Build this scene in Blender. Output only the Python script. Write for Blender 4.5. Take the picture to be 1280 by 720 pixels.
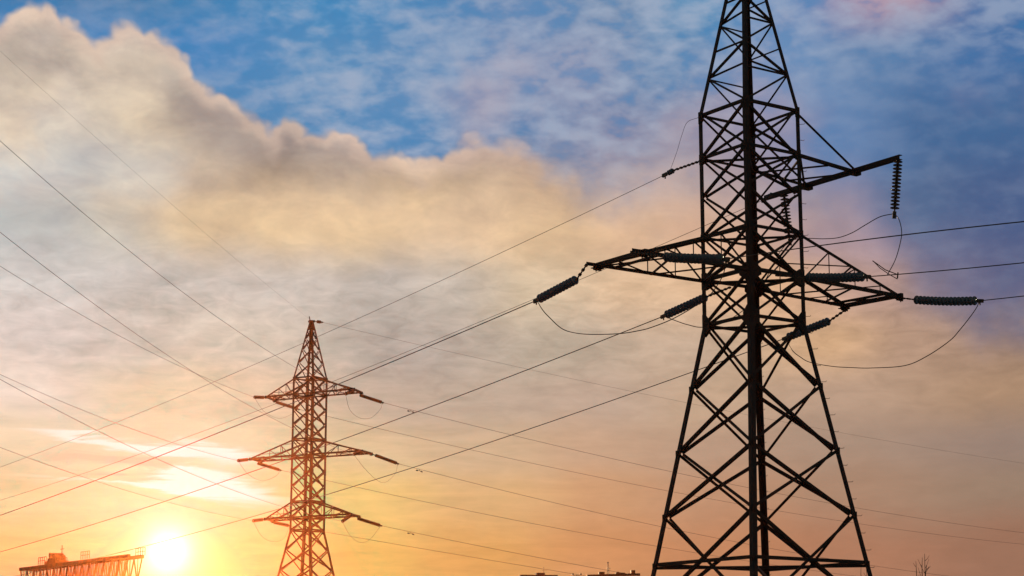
import bpy, bmesh, math, random
from mathutils import Vector, Matrix
random.seed(7)
SC = bpy.context.scene
for o in list(bpy.data.objects):
    bpy.data.objects.remove(o)
R = math.radians

# ------------------------------------------------------------------ camera
cam_d = bpy.data.cameras.new('camera')
cam_d.sensor_width = 36.0
cam_d.lens = 36.0 * 2468.46 / 1280.0
cam_d.clip_start = 0.2
cam_d.clip_end = 20000
cam = bpy.data.objects.new('camera', cam_d)
SC.collection.objects.link(cam)
cam.location = (0, 0, 1.6)
cam.rotation_euler = (math.pi / 2 + 0.20372, 0, 0)
SC.camera = cam
SC.render.resolution_x = 1024
SC.render.resolution_y = 576

SC.view_settings.view_transform = 'Standard'
SC.view_settings.look = 'None'
SC.view_settings.gamma = 1
SC.view_settings.exposure = 0
SC.view_settings.use_curve_mapping = False
try:
    SC.cycles.volume_bounces = 0
    SC.cycles.max_bounces = 6
    SC.cycles.volume_max_steps = 64
except Exception:
    pass

# direction of the low sun, seen left of the smaller pylon
SUN_AZ = math.atan2(-0.17420, 1.0 * 0.97932 - (-0.13369) * 0.20231)
_r = Vector((-0.17420, 0.97932 + 0.13369 * 0.20231, 0.20231 - 0.13369 * 0.97932)).normalized()
SUN_DIR = _r
SUN_EL = math.asin(_r.z)

HAZE_D, HAZE_C, HAZE_TOP, HAZE_G = 0.000085, (1.0, 0.29, 0.08), 39.0, 0.94

# ------------------------------------------------------------------ sky
world = bpy.data.worlds.new('World')
SC.world = world
world.use_nodes = True
NT = world.node_tree
NT.nodes.clear()


def lin(c):
    out = []
    for v in c:
        v = v / 255.0
        out.append(v / 12.92 if v <= 0.04045 else ((v + 0.055) / 1.055) ** 2.4)
    return out


class G:
    """tiny helper to write shader arithmetic"""
    def __init__(s, nt): s.nt = nt
    def new(s, t, **k):
        n = s.nt.nodes.new(t)
        for a, b in k.items(): setattr(n, a, b)
        return n
    def put(s, sock, v):
        if isinstance(v, bpy.types.NodeSocket): s.nt.links.new(v, sock)
        elif v is not None:
            sock.default_value = v
    def m(s, op, a, b=None, c=None, clamp=False):
        n = s.new('ShaderNodeMath', operation=op, use_clamp=clamp)
        s.put(n.inputs[0], a)
        if b is not None: s.put(n.inputs[1], b)
        if c is not None: s.put(n.inputs[2], c)
        return n.outputs[0]
    def add(s, a, b): return s.m('ADD', a, b)
    def sub(s, a, b): return s.m('SUBTRACT', a, b)
    def mul(s, a, b): return s.m('MULTIPLY', a, b)
    def ss(s, x, a, b, lo=0.0, hi=1.0):
        n = s.new('ShaderNodeMapRange', interpolation_type='SMOOTHSTEP')
        for i, v in enumerate((x, a, b, lo, hi)): s.put(n.inputs[i], v)
        return n.outputs[0]
    def mix(s, f, a, b, mode='MIX'):
        n = s.new('ShaderNodeMix', data_type='RGBA', blend_type=mode)
        n.clamp_factor = True
        s.put(n.inputs[0], f); s.put(n.inputs[6], a); s.put(n.inputs[7], b)
        return n.outputs[2]
    def xyz(s, x, y, z=0.0):
        n = s.new('ShaderNodeCombineXYZ')
        s.put(n.inputs[0], x); s.put(n.inputs[1], y); s.put(n.inputs[2], z)
        return n.outputs[0]
    def noise(s, vec, scale, detail=4, rough=0.55, dist=0.0, color=False):
        n = s.new('ShaderNodeTexNoise', noise_dimensions='3D')
        s.put(n.inputs['Vector'], vec)
        n.inputs['Scale'].default_value = scale
        n.inputs['Detail'].default_value = detail
        n.inputs['Roughness'].default_value = rough
        n.inputs['Distortion'].default_value = dist
        return n.outputs['Color' if color else 'Fac']
    def ramp(s, x, stops, interp='EASE'):
        n = s.new('ShaderNodeValToRGB')
        cr = n.color_ramp
        cr.interpolation = interp
        while len(cr.elements) < len(stops): cr.elements.new(0.5)
        for e, (p, c) in zip(cr.elements, stops):
            e.position = p
            e.color = (c[0], c[1], c[2], 1) if not isinstance(c, (int, float)) else (c, c, c, 1)
        s.put(n.inputs[0], x)
        return n.outputs[0]
    def gauss(s, u, v, cu, cv, ru, rv, tilt=0.0):
        """soft bump: tilt shifts the centre line in v with u"""
        du = s.m('DIVIDE', s.sub(u, cu), ru)
        vv = s.sub(s.sub(v, cv), s.mul(s.sub(u, cu), tilt)) if tilt else s.sub(v, cv)
        dv = s.m('DIVIDE', vv, rv)
        r2 = s.add(s.mul(du, du), s.mul(dv, dv))
        return s.m('EXPONENT', s.mul(r2, -1.0))


g = G(NT)
tc = g.new('ShaderNodeTexCoord')
DIR = g.new('ShaderNodeVectorMath', operation='NORMALIZE')
NT.links.new(tc.outputs['Generated'], DIR.inputs[0])
sep = g.new('ShaderNodeSeparateXYZ')
NT.links.new(DIR.outputs[0], sep.inputs[0])
dx, dy, dz = sep.outputs
az = g.m('ARCTAN2', dx, dy)                       # radians from north, + to the east
el = g.m('ARCSINE', dz)
U0 = g.add(g.mul(az, 57.29578 / 29.6), 0.5)       # heading, 0..1 over about 30 degrees
V0 = g.mul(g.sub(R(19.97), el), 57.29578 / 16.6)  # height, 0 high .. 1 low
P2 = g.xyz(g.mul(U0, 1.78), V0, 0.37)
# domain warp so that no tone boundary is straight
wc = g.noise(P2, 3.2, 5, 0.55, color=True)
ws = g.new('ShaderNodeSeparateXYZ'); NT.links.new(wc, ws.inputs[0])
wx = g.sub(ws.outputs[0], 0.5); wy = g.sub(ws.outputs[1], 0.5)
U = g.add(U0, g.mul(wx, 0.09))
V = g.add(V0, g.mul(wy, 0.10))
Us = g.add(U0, g.mul(wx, 0.03))


def rows(data, v):
    """data: [(y_px, [(x_px, rgb)...])...] colours of cloud and air by heading and height"""
    prev = None; col = None
    for y, st in data:
        c = g.ramp(U, [(x / 1280.0, lin(rgb)) for x, rgb in st], 'EASE')
        if col is None: col = c
        else:
            col = g.mix(g.ss(v, prev / 720.0, y / 720.0), col, c)
        prev = y
    return col


HIGH = [
 (0, [(60, (62, 118, 165)), (400, (66, 138, 190)), (640, (112, 142, 182)), (800, (118, 144, 178)), (880, (80, 140, 185)), (1000, (100, 138, 185)), (1140, (182, 150, 166)), (1260, (68, 112, 165))]),
 (80, [(200, (66, 132, 190)), (400, (98, 146, 190)), (560, (120, 152, 190)), (730, (140, 150, 180)), (850, (110, 142, 180)), (1000, (118, 148, 188)), (1130, (92, 128, 172)), (1250, (66, 110, 163))]),
 (180, [(300, (90, 140, 185)), (480, (88, 140, 188)), (640, (82, 128, 175)), (800, (125, 133, 165)), (1000, (108, 128, 170)), (1060, (92, 128, 175)), (1200, (62, 102, 150))]),
 (260, [(600, (110, 130, 165)), (900, (140, 140, 160)), (1060, (118, 125, 160)), (1150, (78, 104, 144)), (1260, (66, 92, 138))]),
 (350, [(800, (150, 140, 155)), (1050, (150, 132, 150)), (1180, (100, 104, 138)), (1270, (76, 90, 132))]),
]
LOW = [
 (20, [(30, (206, 188, 174)), (200, (180, 172, 170)), (600, (165, 155, 160)), (1200, (150, 140, 160))]),
 (100, [(20, (208, 192, 178)), (150, (212, 195, 178)), (250, (172, 166, 166)), (500, (180, 165, 160)), (1200, (140, 138, 160))]),
 (180, [(50, (226, 208, 188)), (150, (228, 207, 180)), (250, (168, 153, 147)), (350, (160, 150, 150)), (450, (185, 167, 160)), (640, (190, 165, 155)), (800, (160, 148, 160)), (1200, (110, 125, 160))]),
 (235, [(40, (206, 200, 196)), (150, (214, 200, 186)), (300, (190, 168, 148)), (420, (198, 174, 150)), (520, (216, 187, 155)), (620, (205, 177, 152)), (700, (212, 178, 150)), (800, (190, 165, 158)), (1000, (172, 150, 152)), (1200, (112, 118, 155))]),
 (290, [(50, (180, 182, 182)), (150, (195, 188, 178)), (250, (226, 198, 163)), (420, (226, 197, 160)), (550, (220, 190, 160)), (700, (220, 186, 150)), (800, (214, 175, 145)), (900, (205, 165, 142)), (1050, (166, 142, 150)), (1200, (112, 113, 145))]),
 (355, [(50, (195, 190, 188)), (300, (196, 186, 180)), (480, (186, 176, 170)), (560, (190, 178, 168)), (650, (210, 188, 162)), (800, (216, 182, 150)), (950, (214, 170, 136)), (1100, (178, 146, 138)), (1200, (130, 116, 132)), (1280, (104, 102, 130))]),
 (430, [(50, (206, 194, 190)), (300, (204, 190, 177)), (500, (174, 161, 155)), (700, (180, 165, 150)), (850, (190, 165, 145)), (1030, (206, 166, 130)), (1150, (178, 145, 125)), (1260, (160, 132, 118))]),
 (500, [(50, (224, 205, 194)), (200, (224, 200, 172)), (320, (220, 190, 165)), (450, (194, 170, 155)), (600, (180, 160, 146)), (750, (184, 160, 145)), (900, (192, 162, 138)), (1050, (182, 152, 132)), (1250, (166, 134, 110))]),
 (560, [(50, (226, 204, 176)), (200, (234, 212, 180)), (450, (215, 185, 150)), (600, (200, 169, 140)), (750, (193, 158, 134)), (900, (180, 148, 128)), (1050, (164, 138, 122)), (1250, (145, 124, 114))]),
 (620, [(40, (234, 200, 155)), (200, (238, 214, 165)), (300, (236, 208, 155)), (450, (232, 192, 122)), (600, (214, 170, 122)), (750, (198, 150, 115)), (900, (182, 138, 112)), (1050, (164, 130, 110)), (1250, (148, 124, 108))]),
 (690, [(40, (238, 192, 125)), (200, (240, 214, 140)), (300, (236, 206, 128)), (450, (230, 180, 102)), (600, (216, 158, 96)), (750, (200, 140, 98)), (900, (186, 128, 96)), (1050, (170, 120, 96)), (1250, (150, 110, 92))]),
]
high = rows(HIGH, V)
low = rows(LOW, V)

# ---- upper sky: thin torn veil over blue
Ph = g.new('ShaderNodeMapping'); NT.links.new(P2, Ph.inputs[0])
Ph.inputs['Rotation'].default_value = (0, 0, 0.35); Ph.inputs['Scale'].default_value = (1.0, 1.9, 1)
w1 = g.noise(Ph.outputs[0], 5.0, 3, 0.5, 0.1)
w2 = g.noise(Ph.outputs[0], 16.5, 4, 0.5, 0.15)
calm = g.mul(g.ss(U0, 0.68, 0.86), g.ss(V0, -0.02, 0.22))
veil = g.mul(g.ss(g.add(g.mul(w1, 0.32), g.mul(w2, 0.68)), 0.41, 0.67), g.sub(1.0, g.mul(calm, 0.8)))
gap = g.mul(g.ss(g.add(g.mul(w1, 0.3), g.mul(w2, 0.7)), 0.49, 0.36), g.sub(1.0, calm))
high = g.mix(g.mul(veil, g.ss(U0, 0.12, 0.34, 0.25, 0.66)), high, (*lin((168, 180, 202)), 1))
high = g.mix(g.mul(gap, 0.5), high, (*lin((38, 124, 182)), 1))
pk = g.ss(g.noise(P2, 2.6, 4, 0.5), 0.56, 0.72)
high = g.mix(g.mul(pk, 0.35), high, (*lin((190, 160, 165)), 1))

# ---- lower clouds: ripples high up, streaks near the horizon
Pr = g.new('ShaderNodeMapping'); NT.links.new(P2, Pr.inputs[0]); Pr.inputs['Scale'].default_value = (1.0, 2.6, 1)
Pr.inputs['Rotation'].default_value = (0, 0, -0.12)
r1 = g.noise(Pr.outputs[0], 17.0, 4, 0.58, 0.5)
Pt = g.new('ShaderNodeMapping'); NT.links.new(P2, Pt.inputs[0]); Pt.inputs['Scale'].default_value = (1.0, 9.0, 1)
r2 = g.noise(Pt.outputs[0], 5.0, 5, 0.6, 0.5)
r0 = g.noise(P2, 4.5, 5, 0.55, 0.4)
below = g.ss(V0, 0.36, 0.52)
deep = g.ss(V0, 0.55, 0.78)
rip_amp = g.mul(g.mul(below, g.sub(1.0, g.mul(deep, 0.75))), 0.85)
str_amp = g.mul(g.ss(V0, 0.45, 0.7), 0.5)
str_amp = g.mul(g.mul(str_amp, g.sub(1.0, g.mul(g.gauss(U0, V0, 0.17, 0.95, 0.16, 0.28), 0.75))), g.ss(U0, 0.75, 0.35, 0.25, 1.0))
tone = g.add(1.0, g.mul(g.sub(r1, 0.5), rip_amp))
tone = g.add(tone, g.mul(g.sub(r2, 0.5), str_amp))
tone = g.add(tone, g.mul(g.sub(r0, 0.5), g.ss(V0, 0.75, 0.35, 0.15, 0.85)))
tc3 = g.xyz(tone, tone, tone)
low = g.mix(1.0, low, tc3, 'MULTIPLY')
# blue-grey patches of air between the clouds on the left
bp = g.mul(g.gauss(U, V, 0.06, 0.33, 0.13, 0.11), g.ss(r0, 0.42, 0.62))
low = g.mix(g.mul(bp, 0.55), low, (*lin((160, 175, 184)), 1))
# darker belly under the cloud bank
bel = g.mul(g.gauss(U, V, 0.25, 0.245, 0.16, 0.06, 0.45), 0.42)
low = g.mix(bel, low, (*lin((152, 138, 134)), 1))
lit = g.gauss(U, V, 0.40, 0.37, 0.24, 0.06, 0.02)
low = g.mix(g.mul(lit, 0.5), low, (*lin((238, 202, 164)), 1))

# ---- the bank's upper edge
fc = g.new('ShaderNodeFloatCurve')
pts = [(0, 34), (22, 24), (42, 26), (62, 38), (105, 52), (128, 45), (150, 44), (185, 50), (210, 68), (228, 92), (246, 110), (275, 122), (300, 134), (328, 148), (345, 136), (372, 146), (410, 160), (450, 172), (490, 181), (520, 190), (560, 176), (600, 168), (650, 176), (700, 192), (770, 212), (850, 204), (920, 206), (1010, 228), (1100, 262), (1190, 330), (1280, 370)]
cv = fc.mapping.curves[0]
for i, (x, y) in enumerate(pts):
    if i < 2:
        cv.points[i].location = (x / 1280.0, y / 720.0)
    else:
        cv.points.new(x / 1280.0, y / 720.0)
for p_ in cv.points: p_.handle_type = 'AUTO'
fc.mapping.update()
g.put(fc.inputs['Value'], Us)
e1 = g.noise(P2, 9.0, 5, 0.52, 0.0)
e2 = g.noise(P2, 2.8, 3, 0.5)
edge = g.sub(V0, fc.outputs[0])
def vor(scale):
    n = g.new('ShaderNodeTexVoronoi', feature='SMOOTH_F1')
    wv = g.new('ShaderNodeVectorMath', operation='MULTIPLY_ADD')
    NT.links.new(wc, wv.inputs[0]); wv.inputs[1].default_value = (0.10, 0.10, 0); NT.links.new(P2, wv.inputs[2])
    NT.links.new(wv.outputs[0], n.inputs['Vector'])
    n.inputs['Scale'].default_value = scale
    n.inputs['Smoothness'].default_value = 0.35
    return n.outputs['Distance']
v1 = vor(9.0); v2 = vor(22.0); v3 = vor(46.0)
puff = g.add(g.add(g.mul(g.sub(0.36, v1), 0.038), g.mul(g.sub(0.36, v2), 0.034)), g.mul(g.sub(0.36, v3), 0.018))
soft = g.ss(U0, 0.42, 0.66, 0.016, 0.15)
en = g.add(g.mul(g.sub(e1, 0.5), g.ss(U0, 0.4, 0.7, 0.03, 0.22)), g.mul(g.sub(e2, 0.5), g.ss(U0, 0.5, 0.75, 0.02, 0.30)))
edge = g.add(g.add(edge, en), g.mul(puff, g.ss(U0, 0.7, 0.5)))
bank = g.ss(g.m('DIVIDE', edge, soft), -0.6, 1.0)
# thin bright lip of the bank where the light catches it
lip = g.mul(g.ss(edge, -0.01, 0.012), g.ss(edge, 0.055, 0.012))
lip = g.mul(lip, g.ss(U0, 0.62, 0.4))
low = g.mix(g.mul(lip, 0.55), low, (*lin((228, 200, 184)), 1))
shade = g.mul(g.mul(g.ss(edge, 0.02, 0.07), g.ss(edge, 0.22, 0.09)), g.ss(U0, 0.6, 0.15))
shade = g.mul(shade, g.ss(e1, 0.35, 0.62))
low = g.mix(g.mul(shade, 0.34), low, (*lin((160, 149, 146)), 1))
# torn diagonal fibres inside the bank
Pf = g.new('ShaderNodeMapping'); NT.links.new(P2, Pf.inputs[0])
Pf.inputs['Rotation'].default_value = (0, 0, -0.6); Pf.inputs['Scale'].default_value = (1.0, 2.1, 1)
fb = g.noise(Pf.outputs[0], 9.0, 6, 0.6, 0.35)
fa = g.mul(g.ss(V0, 0.55, 0.35), g.ss(U0, 0.85, 0.5, 0.25, 1.0))
ft = g.add(1.04, g.mul(g.mul(g.sub(fb, 0.5), 0.95), fa))
low = g.mix(1.0, low, g.xyz(ft, ft, g.add(ft, g.mul(g.sub(1.0, ft), 0.25))), 'MULTIPLY')
inner = g.mul(g.ss(edge, 0.22, 0.0), g.ss(U0, 0.66, 0.4))
pt_ = g.add(1.0, g.mul(g.mul(puff, 5.0), inner))
low = g.mix(1.0, low, g.xyz(pt_, pt_, pt_), 'MULTIPLY')
col = g.mix(bank, high, low)

# ---- sunlit white streaks above the sun
Uw = g.add(U0, g.mul(wx, 0.02))
Vw = g.add(V0, g.mul(g.sub(r2, 0.5), 0.07))
s1 = g.gauss(Uw, Vw, 0.185, 0.838, 0.085, 0.026, 0.42)
s2 = g.gauss(Uw, Vw, 0.125, 0.780, 0.10, 0.012, 0.16)
s4 = g.gauss(Uw, Vw, 0.10, 0.842, 0.10, 0.007, 0.04)
s3 = g.gauss(Uw, Vw, 0.200, 0.795, 0.050, 0.030, 0.30)
st = g.add(g.add(g.add(g.mul(s1, 1.5), g.mul(s2, 1.0)), g.mul(s3, 1.0)), g.mul(s4, 0.7))
lens_ = g.gauss(Uw, Vw, 0.110, 0.810, 0.085, 0.019, 0.04)
st = g.sub(st, g.mul(lens_, 2.0))
st = g.mul(g.ss(g.add(st, g.mul(g.sub(r2, 0.5), 0.7)), 0.25, 1.0), g.ss(V0, 0.95, 0.88))
col = g.mix(g.mul(st, 0.9), col, (*lin((250, 244, 236)), 1))
col = g.mix(g.mul(g.ss(lens_, 0.3, 0.9), 0.7), col, (*lin((228, 186, 158)), 1))

# ---- physical sky behind it all, and all there is away from the cloud field
nish = g.new('ShaderNodeTexSky', sky_type='NISHITA')
nish.sun_disc = False
nish.sun_elevation = SUN_EL
nish.sun_rotation = SUN_AZ
nish.air_density = 1.2; nish.dust_density = 2.0
nsc = g.mix(1.0, nish.outputs[0], (0.10, 0.10, 0.10, 1), 'MULTIPLY')
away = g.ss(g.m('ABSOLUTE', g.sub(U0, 0.5)), 0.75, 1.9)
away = g.m('MAXIMUM', away, g.ss(V0, -0.35, -1.6))
away = g.m('MAXIMUM', away, g.ss(V0, 1.15, 1.3))
col = g.mix(g.add(0.03, g.mul(away, 0.94)), col, nsc)

# ---- the sun itself and its glare in the air
sd = g.new('ShaderNodeVectorMath', operation='DOT_PRODUCT')
NT.links.new(DIR.outputs[0], sd.inputs[0]); sd.inputs[1].default_value = SUN_DIR
ang = g.mul(g.m('ARCCOSINE', g.m('MINIMUM', sd.outputs['Value'], 0.9999999)), 57.29578)
disc = g.m('EXPONENT', g.mul(g.m('POWER', g.m('DIVIDE', ang, 0.48), 1.4), -1.0))
glare = g.m('EXPONENT', g.mul(ang, -1 / 1.5))
# share of the brightness that the haze in front will add (forward scattered sunlight)
HG_ = HAZE_G
ca = sd.outputs['Value']
phase = g.m('DIVIDE', (1 - HG_ * HG_) / (4 * math.pi), g.m('POWER', g.m('MAXIMUM', g.sub(1 + HG_ * HG_, g.mul(ca, 2 * HG_)), 1e-4), 1.5))
path = g.m('DIVIDE', HAZE_TOP - 1.6, g.m('MAXIMUM', dz, 0.05))
hz_ = g.mul(g.mul(phase, path), 0.9 * 3.0 * HAZE_D)
hc = g.xyz(hz_, g.mul(hz_, HAZE_C[1] * 0.62), g.mul(hz_, HAZE_C[2] * 0.32))
floor_ = g.mix(1.0, col, (0.04, 0.06, 0.1, 1), 'MULTIPLY')
col = g.mix(1.0, g.mix(1.0, col, hc, 'SUBTRACT'), floor_, 'LIGHTEN')
dc = g.xyz(g.add(g.mul(disc, 2.2), g.mul(glare, 0.3)), g.add(g.mul(disc, 2.0), g.mul(glare, 0.34)), g.add(g.mul(disc, 1.6), g.mul(glare, 0.30)))
col = g.mix(1.0, col, dc, 'ADD')
bg = g.new('ShaderNodeBackground')
NT.links.new(col, bg.inputs[0]); bg.inputs[1].default_value = 1.0
wo = g.new('ShaderNodeOutputWorld')
NT.links.new(bg.outputs[0], wo.inputs[0])

# ------------------------------------------------------------------ sun
sl = bpy.data.lights.new('sun', 'SUN')
sl.energy = 3.0
sl.angle = R(0.5)
sl.color = (1.0, 0.62, 0.32)
so = bpy.data.objects.new('sun', sl)
SC.collection.objects.link(so)
so.rotation_euler = SUN_DIR.to_track_quat('Z', 'Y').to_euler()

# ------------------------------------------------------------------ helpers
COL = SC.collection
S2 = math.sqrt(2.0)
D = {'W': {'A_left': [[1.996, 51.863, 12.937], [-0.568, 0.823, 0.0], [0.000425, -0.090948, 12.564219], 2.3, 53.3],
       'C_left': [[6.152, 54.732, 12.917], [-0.568, 0.823, 0.0], [0.000518, -0.100691, 12.857353], 2.94, 67.9],
       'B_left': [[9.937, 57.346, 12.837], [-0.568, 0.823, 0.0], [0.000619, -0.107336, 12.630466], 2.73, 81.7],
       'A_right': [[3.132, 50.217, 12.937], [0.568, -0.823, -0.0], [-0.001978, -0.06486, 12.335588], 3.69, 15.7],
       'C_right': [[7.288, 53.087, 12.917], [0.568, -0.823, -0.0], [0.002145, -0.135275, 12.721296], 3.41, 11.4],
       'B_right': [[11.279, 55.842, 12.837], [0.568, -0.823, -0.0], [0.0008, -0.085438, 12.524324], 2.86, 6.9],
       'G1': [[5.348, 54.161, 16.47], [-0.568, 0.823, 0.0], [0.000523, -0.095746, 16.56878], 1.57, 66.6],
       'G2': [[8.646, 56.576, 16.36], [-0.568, 0.823, 0.0], [0.00051, -0.097032, 16.492006], 1.74, 78.7],
       'in_U1': [[-12.436, 154.822, 25.385], [-0.174, -0.985, -0.0], [0.001059, -0.034069, 24.677703], 2.9, 75.0],
       'out_U1': [[-11.971, 156.857, 25.385], [0.707, 0.707, 0.0], [0.000444, -0.095604, 25.054404], 2.1, 117.1],
       'in_M1': [[-11.696, 154.402, 20.414], [-0.174, -0.985, -0.0], [0.001063, -0.035131, 19.922499], 2.9, 75.0],
       'out_M1': [[-11.058, 156.34, 20.414], [0.707, 0.707, 0.0], [0.000558, -0.118477, 20.193732], 2.64, 113.6],
       'in_L1': [[-12.523, 154.871, 15.488], [-0.174, -0.985, -0.0], [0.00094, -0.042617, 14.835571], 2.9, 73.0],
       'out_L1': [[-12.015, 156.882, 15.488], [0.707, 0.707, 0.0], [0.000445, -0.102181, 15.154554], 2.16, 116.2],
       'in_U0': [[-20.091, 159.162, 25.385], [-0.174, -0.985, -0.0], [0.00099, -0.044685, 25.10808], 2.9, 60.0],
       'out_U0': [[-19.67, 161.222, 25.385], [0.707, 0.707, 0.0], [0.000408, -0.093982, 25.234899], 2.66, 134.7],
       'in_M0': [[-21.352, 159.877, 20.414], [-0.174, -0.985, -0.0], [0.000914, -0.049571, 20.115845], 2.9, 57.0],
       'out_M0': [[-20.757, 161.839, 20.414], [0.707, 0.707, 0.0], [0.000424, -0.102185, 20.164736], 2.16, 136.2],
       'in_L0': [[-19.917, 159.063, 15.488], [-0.174, -0.985, -0.0], [0.000774, -0.039274, 15.231002], 2.9, 59.0],
       'out_L0': [[-19.583, 161.173, 15.488], [0.707, 0.707, 0.0], [0.000132, -0.077886, 15.412865], 1.9, 114.9],
       'in_G': [[-16.336, 158.182, 31.5], [-0.174, -0.985, -0.0], [0.000338, 0.032014, 31.541964], 0.0, 69.0],
       'out_G': [[-16.336, 158.182, 31.5], [0.707, 0.707, 0.0], [0.000248, -0.052273, 31.631377], 1.06, 127.1]},
 'S': {'A_left': [[1.996, 51.863, 12.937], [1.751, 52.217, 12.63], [0.688, 53.757, 12.357]],
       'C_left': [[6.152, 54.732, 12.917], [5.58, 55.56, 12.82], [4.479, 57.155, 12.565]],
       'B_left': [[9.937, 57.346, 12.837], [9.491, 57.992, 12.579], [8.387, 59.591, 12.342]],
       'A_right': [[3.132, 50.217, 12.937], [3.893, 49.115, 12.558], [5.227, 47.183, 12.07]],
       'C_right': [[7.288, 53.087, 12.917], [7.963, 52.109, 12.662], [9.225, 50.281, 12.285]],
       'B_right': [[11.279, 55.842, 12.837], [11.53, 55.479, 12.722], [12.904, 53.489, 12.287]],
       'G1': [[5.348, 54.161, 16.47], [4.666, 55.149, 16.46], [4.457, 55.451, 16.42]],
       'G2': [[8.646, 56.576, 16.36], [7.86, 57.714, 16.416], [7.655, 58.01, 16.324]],
       'sup1': [[10.816, 53.432, 16.36], [10.811, 53.432, 16.312], [10.648, 53.432, 14.754]],
       'sup2': [[8.134, 57.317, 16.36], [8.138, 57.317, 16.315], [8.268, 57.317, 14.876]],
       'in_U1': [[-12.436, 154.822, 25.385], [-12.511, 154.393, 25.265], [-12.939, 151.966, 24.588]],
       'out_U1': [[-11.971, 156.857, 25.385], [-12.176, 156.653, 25.194], [-10.486, 158.343, 24.855]],
       'in_M1': [[-11.696, 154.402, 20.414], [-11.772, 153.974, 20.326], [-12.2, 151.546, 19.83]],
       'out_M1': [[-11.058, 156.34, 20.414], [-10.881, 156.516, 20.354], [-9.189, 158.208, 19.885]],
       'in_L1': [[-12.523, 154.871, 15.488], [-12.598, 154.443, 15.373], [-13.026, 152.015, 14.72]],
       'out_L1': [[-12.015, 156.882, 15.488], [-12.215, 156.682, 15.356], [-10.486, 158.411, 14.936]],
       'in_U0': [[-20.091, 159.162, 25.385], [-20.167, 158.734, 25.325], [-20.595, 156.306, 24.987]],
       'out_U0': [[-19.67, 161.222, 25.385], [-19.467, 161.426, 25.346], [-17.789, 163.103, 24.988]],
       'in_M0': [[-21.352, 159.877, 20.414], [-21.428, 159.449, 20.349], [-21.856, 157.021, 19.98]],
       'out_M0': [[-20.757, 161.839, 20.414], [-20.889, 161.707, 20.317], [-19.232, 163.365, 19.946]],
       'in_L0': [[-19.917, 159.063, 15.488], [-19.993, 158.635, 15.433], [-20.421, 156.207, 15.124]],
       'out_L0': [[-19.583, 161.173, 15.488], [-19.413, 161.343, 15.441], [-18.236, 162.52, 15.265]],
       'out_G': [[-16.336, 158.182, 31.5], [-15.949, 158.569, 31.555], [-15.589, 158.929, 31.576]]},
 'J': {'A': [[0.688, 53.757, 12.357], [0.838, 53.455, 12.035], [1.03, 53.155, 11.753], [1.346, 52.706, 11.369], [1.681, 52.33, 11.179], [2.134, 51.838, 11.045], [2.838, 51.059, 10.925], [3.327, 50.496, 10.906], [3.616, 50.15, 10.927], [4.086, 49.551, 11.023], [4.543, 48.914, 11.189], [4.898, 48.371, 11.368], [5.099, 47.943, 11.585], [5.221, 47.545, 11.824], [5.227, 47.183, 12.07]],
       'C1': [[4.479, 57.155, 12.565], [4.831, 57.167, 12.423], [5.184, 57.179, 12.306], [5.608, 57.193, 12.236], [6.249, 57.215, 12.384], [6.972, 57.242, 12.87], [7.342, 57.262, 13.381], [7.668, 57.283, 13.967], [7.971, 57.303, 14.531], [8.268, 57.317, 14.876]],
       'C2': [[8.268, 57.317, 14.876], [8.524, 56.942, 14.862], [8.813, 56.52, 14.764], [9.097, 56.098, 14.654], [9.432, 55.591, 14.571], [9.74, 55.084, 14.594], [10.037, 54.53, 14.697], [10.343, 53.951, 14.789], [10.648, 53.432, 14.754]],
       'C3': [[10.648, 53.432, 14.754], [10.683, 52.978, 14.46], [10.595, 52.282, 13.956], [10.399, 51.594, 13.463], [10.064, 50.644, 12.813], [9.649, 49.668, 12.197]],
       'B': [[8.387, 59.591, 12.342], [8.521, 59.236, 11.911], [8.718, 58.961, 11.654], [8.98, 58.65, 11.43], [9.551, 58.052, 11.209], [10.034, 57.547, 11.09], [10.507, 57.042, 10.995], [11.314, 56.157, 10.919], [11.835, 55.516, 11.09], [12.333, 54.805, 11.402], [12.548, 54.403, 11.649], [12.738, 53.999, 11.914], [12.872, 53.667, 12.144], [12.904, 53.489, 12.287]],
       'G': [[4.584, 55.268, 16.516], [4.749, 54.936, 16.951], [4.869, 54.64, 17.344], [5.013, 54.379, 17.673], [5.309, 54.168, 17.75]],
       'LU1': [[-12.939, 151.966, 24.588], [-12.716, 153.736, 23.581], [-12.026, 155.094, 23.137], [-11.226, 156.283, 23.335], [-10.618, 157.544, 24.158], [-10.486, 158.343, 24.855]],
       'LM1': [[-12.2, 151.546, 19.83], [-11.374, 153.535, 18.84], [-10.537, 155.139, 18.169], [-9.958, 155.942, 18.16], [-9.312, 157.18, 18.961], [-9.189, 158.208, 19.885]],
       'LL1': [[-13.026, 152.015, 14.72], [-12.561, 153.825, 13.807], [-11.884, 155.23, 13.358], [-11.192, 156.428, 13.699], [-10.486, 158.411, 14.936]],
       'LU0': [[-20.595, 156.306, 24.987], [-20.29, 157.641, 24.432], [-19.929, 158.714, 24.064], [-19.057, 160.469, 23.851], [-18.256, 162.016, 24.399], [-17.789, 163.103, 24.988]],
       'LM0': [[-21.856, 157.021, 19.98], [-21.287, 158.974, 19.127], [-20.375, 160.792, 18.773], [-19.45, 162.52, 19.353], [-19.232, 163.365, 19.946]],
       'LL0': [[-20.421, 156.207, 15.124], [-19.964, 158.193, 14.09], [-19.233, 159.62, 13.754], [-18.49, 160.947, 14.114], [-18.236, 162.52, 15.265]]}}


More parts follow.
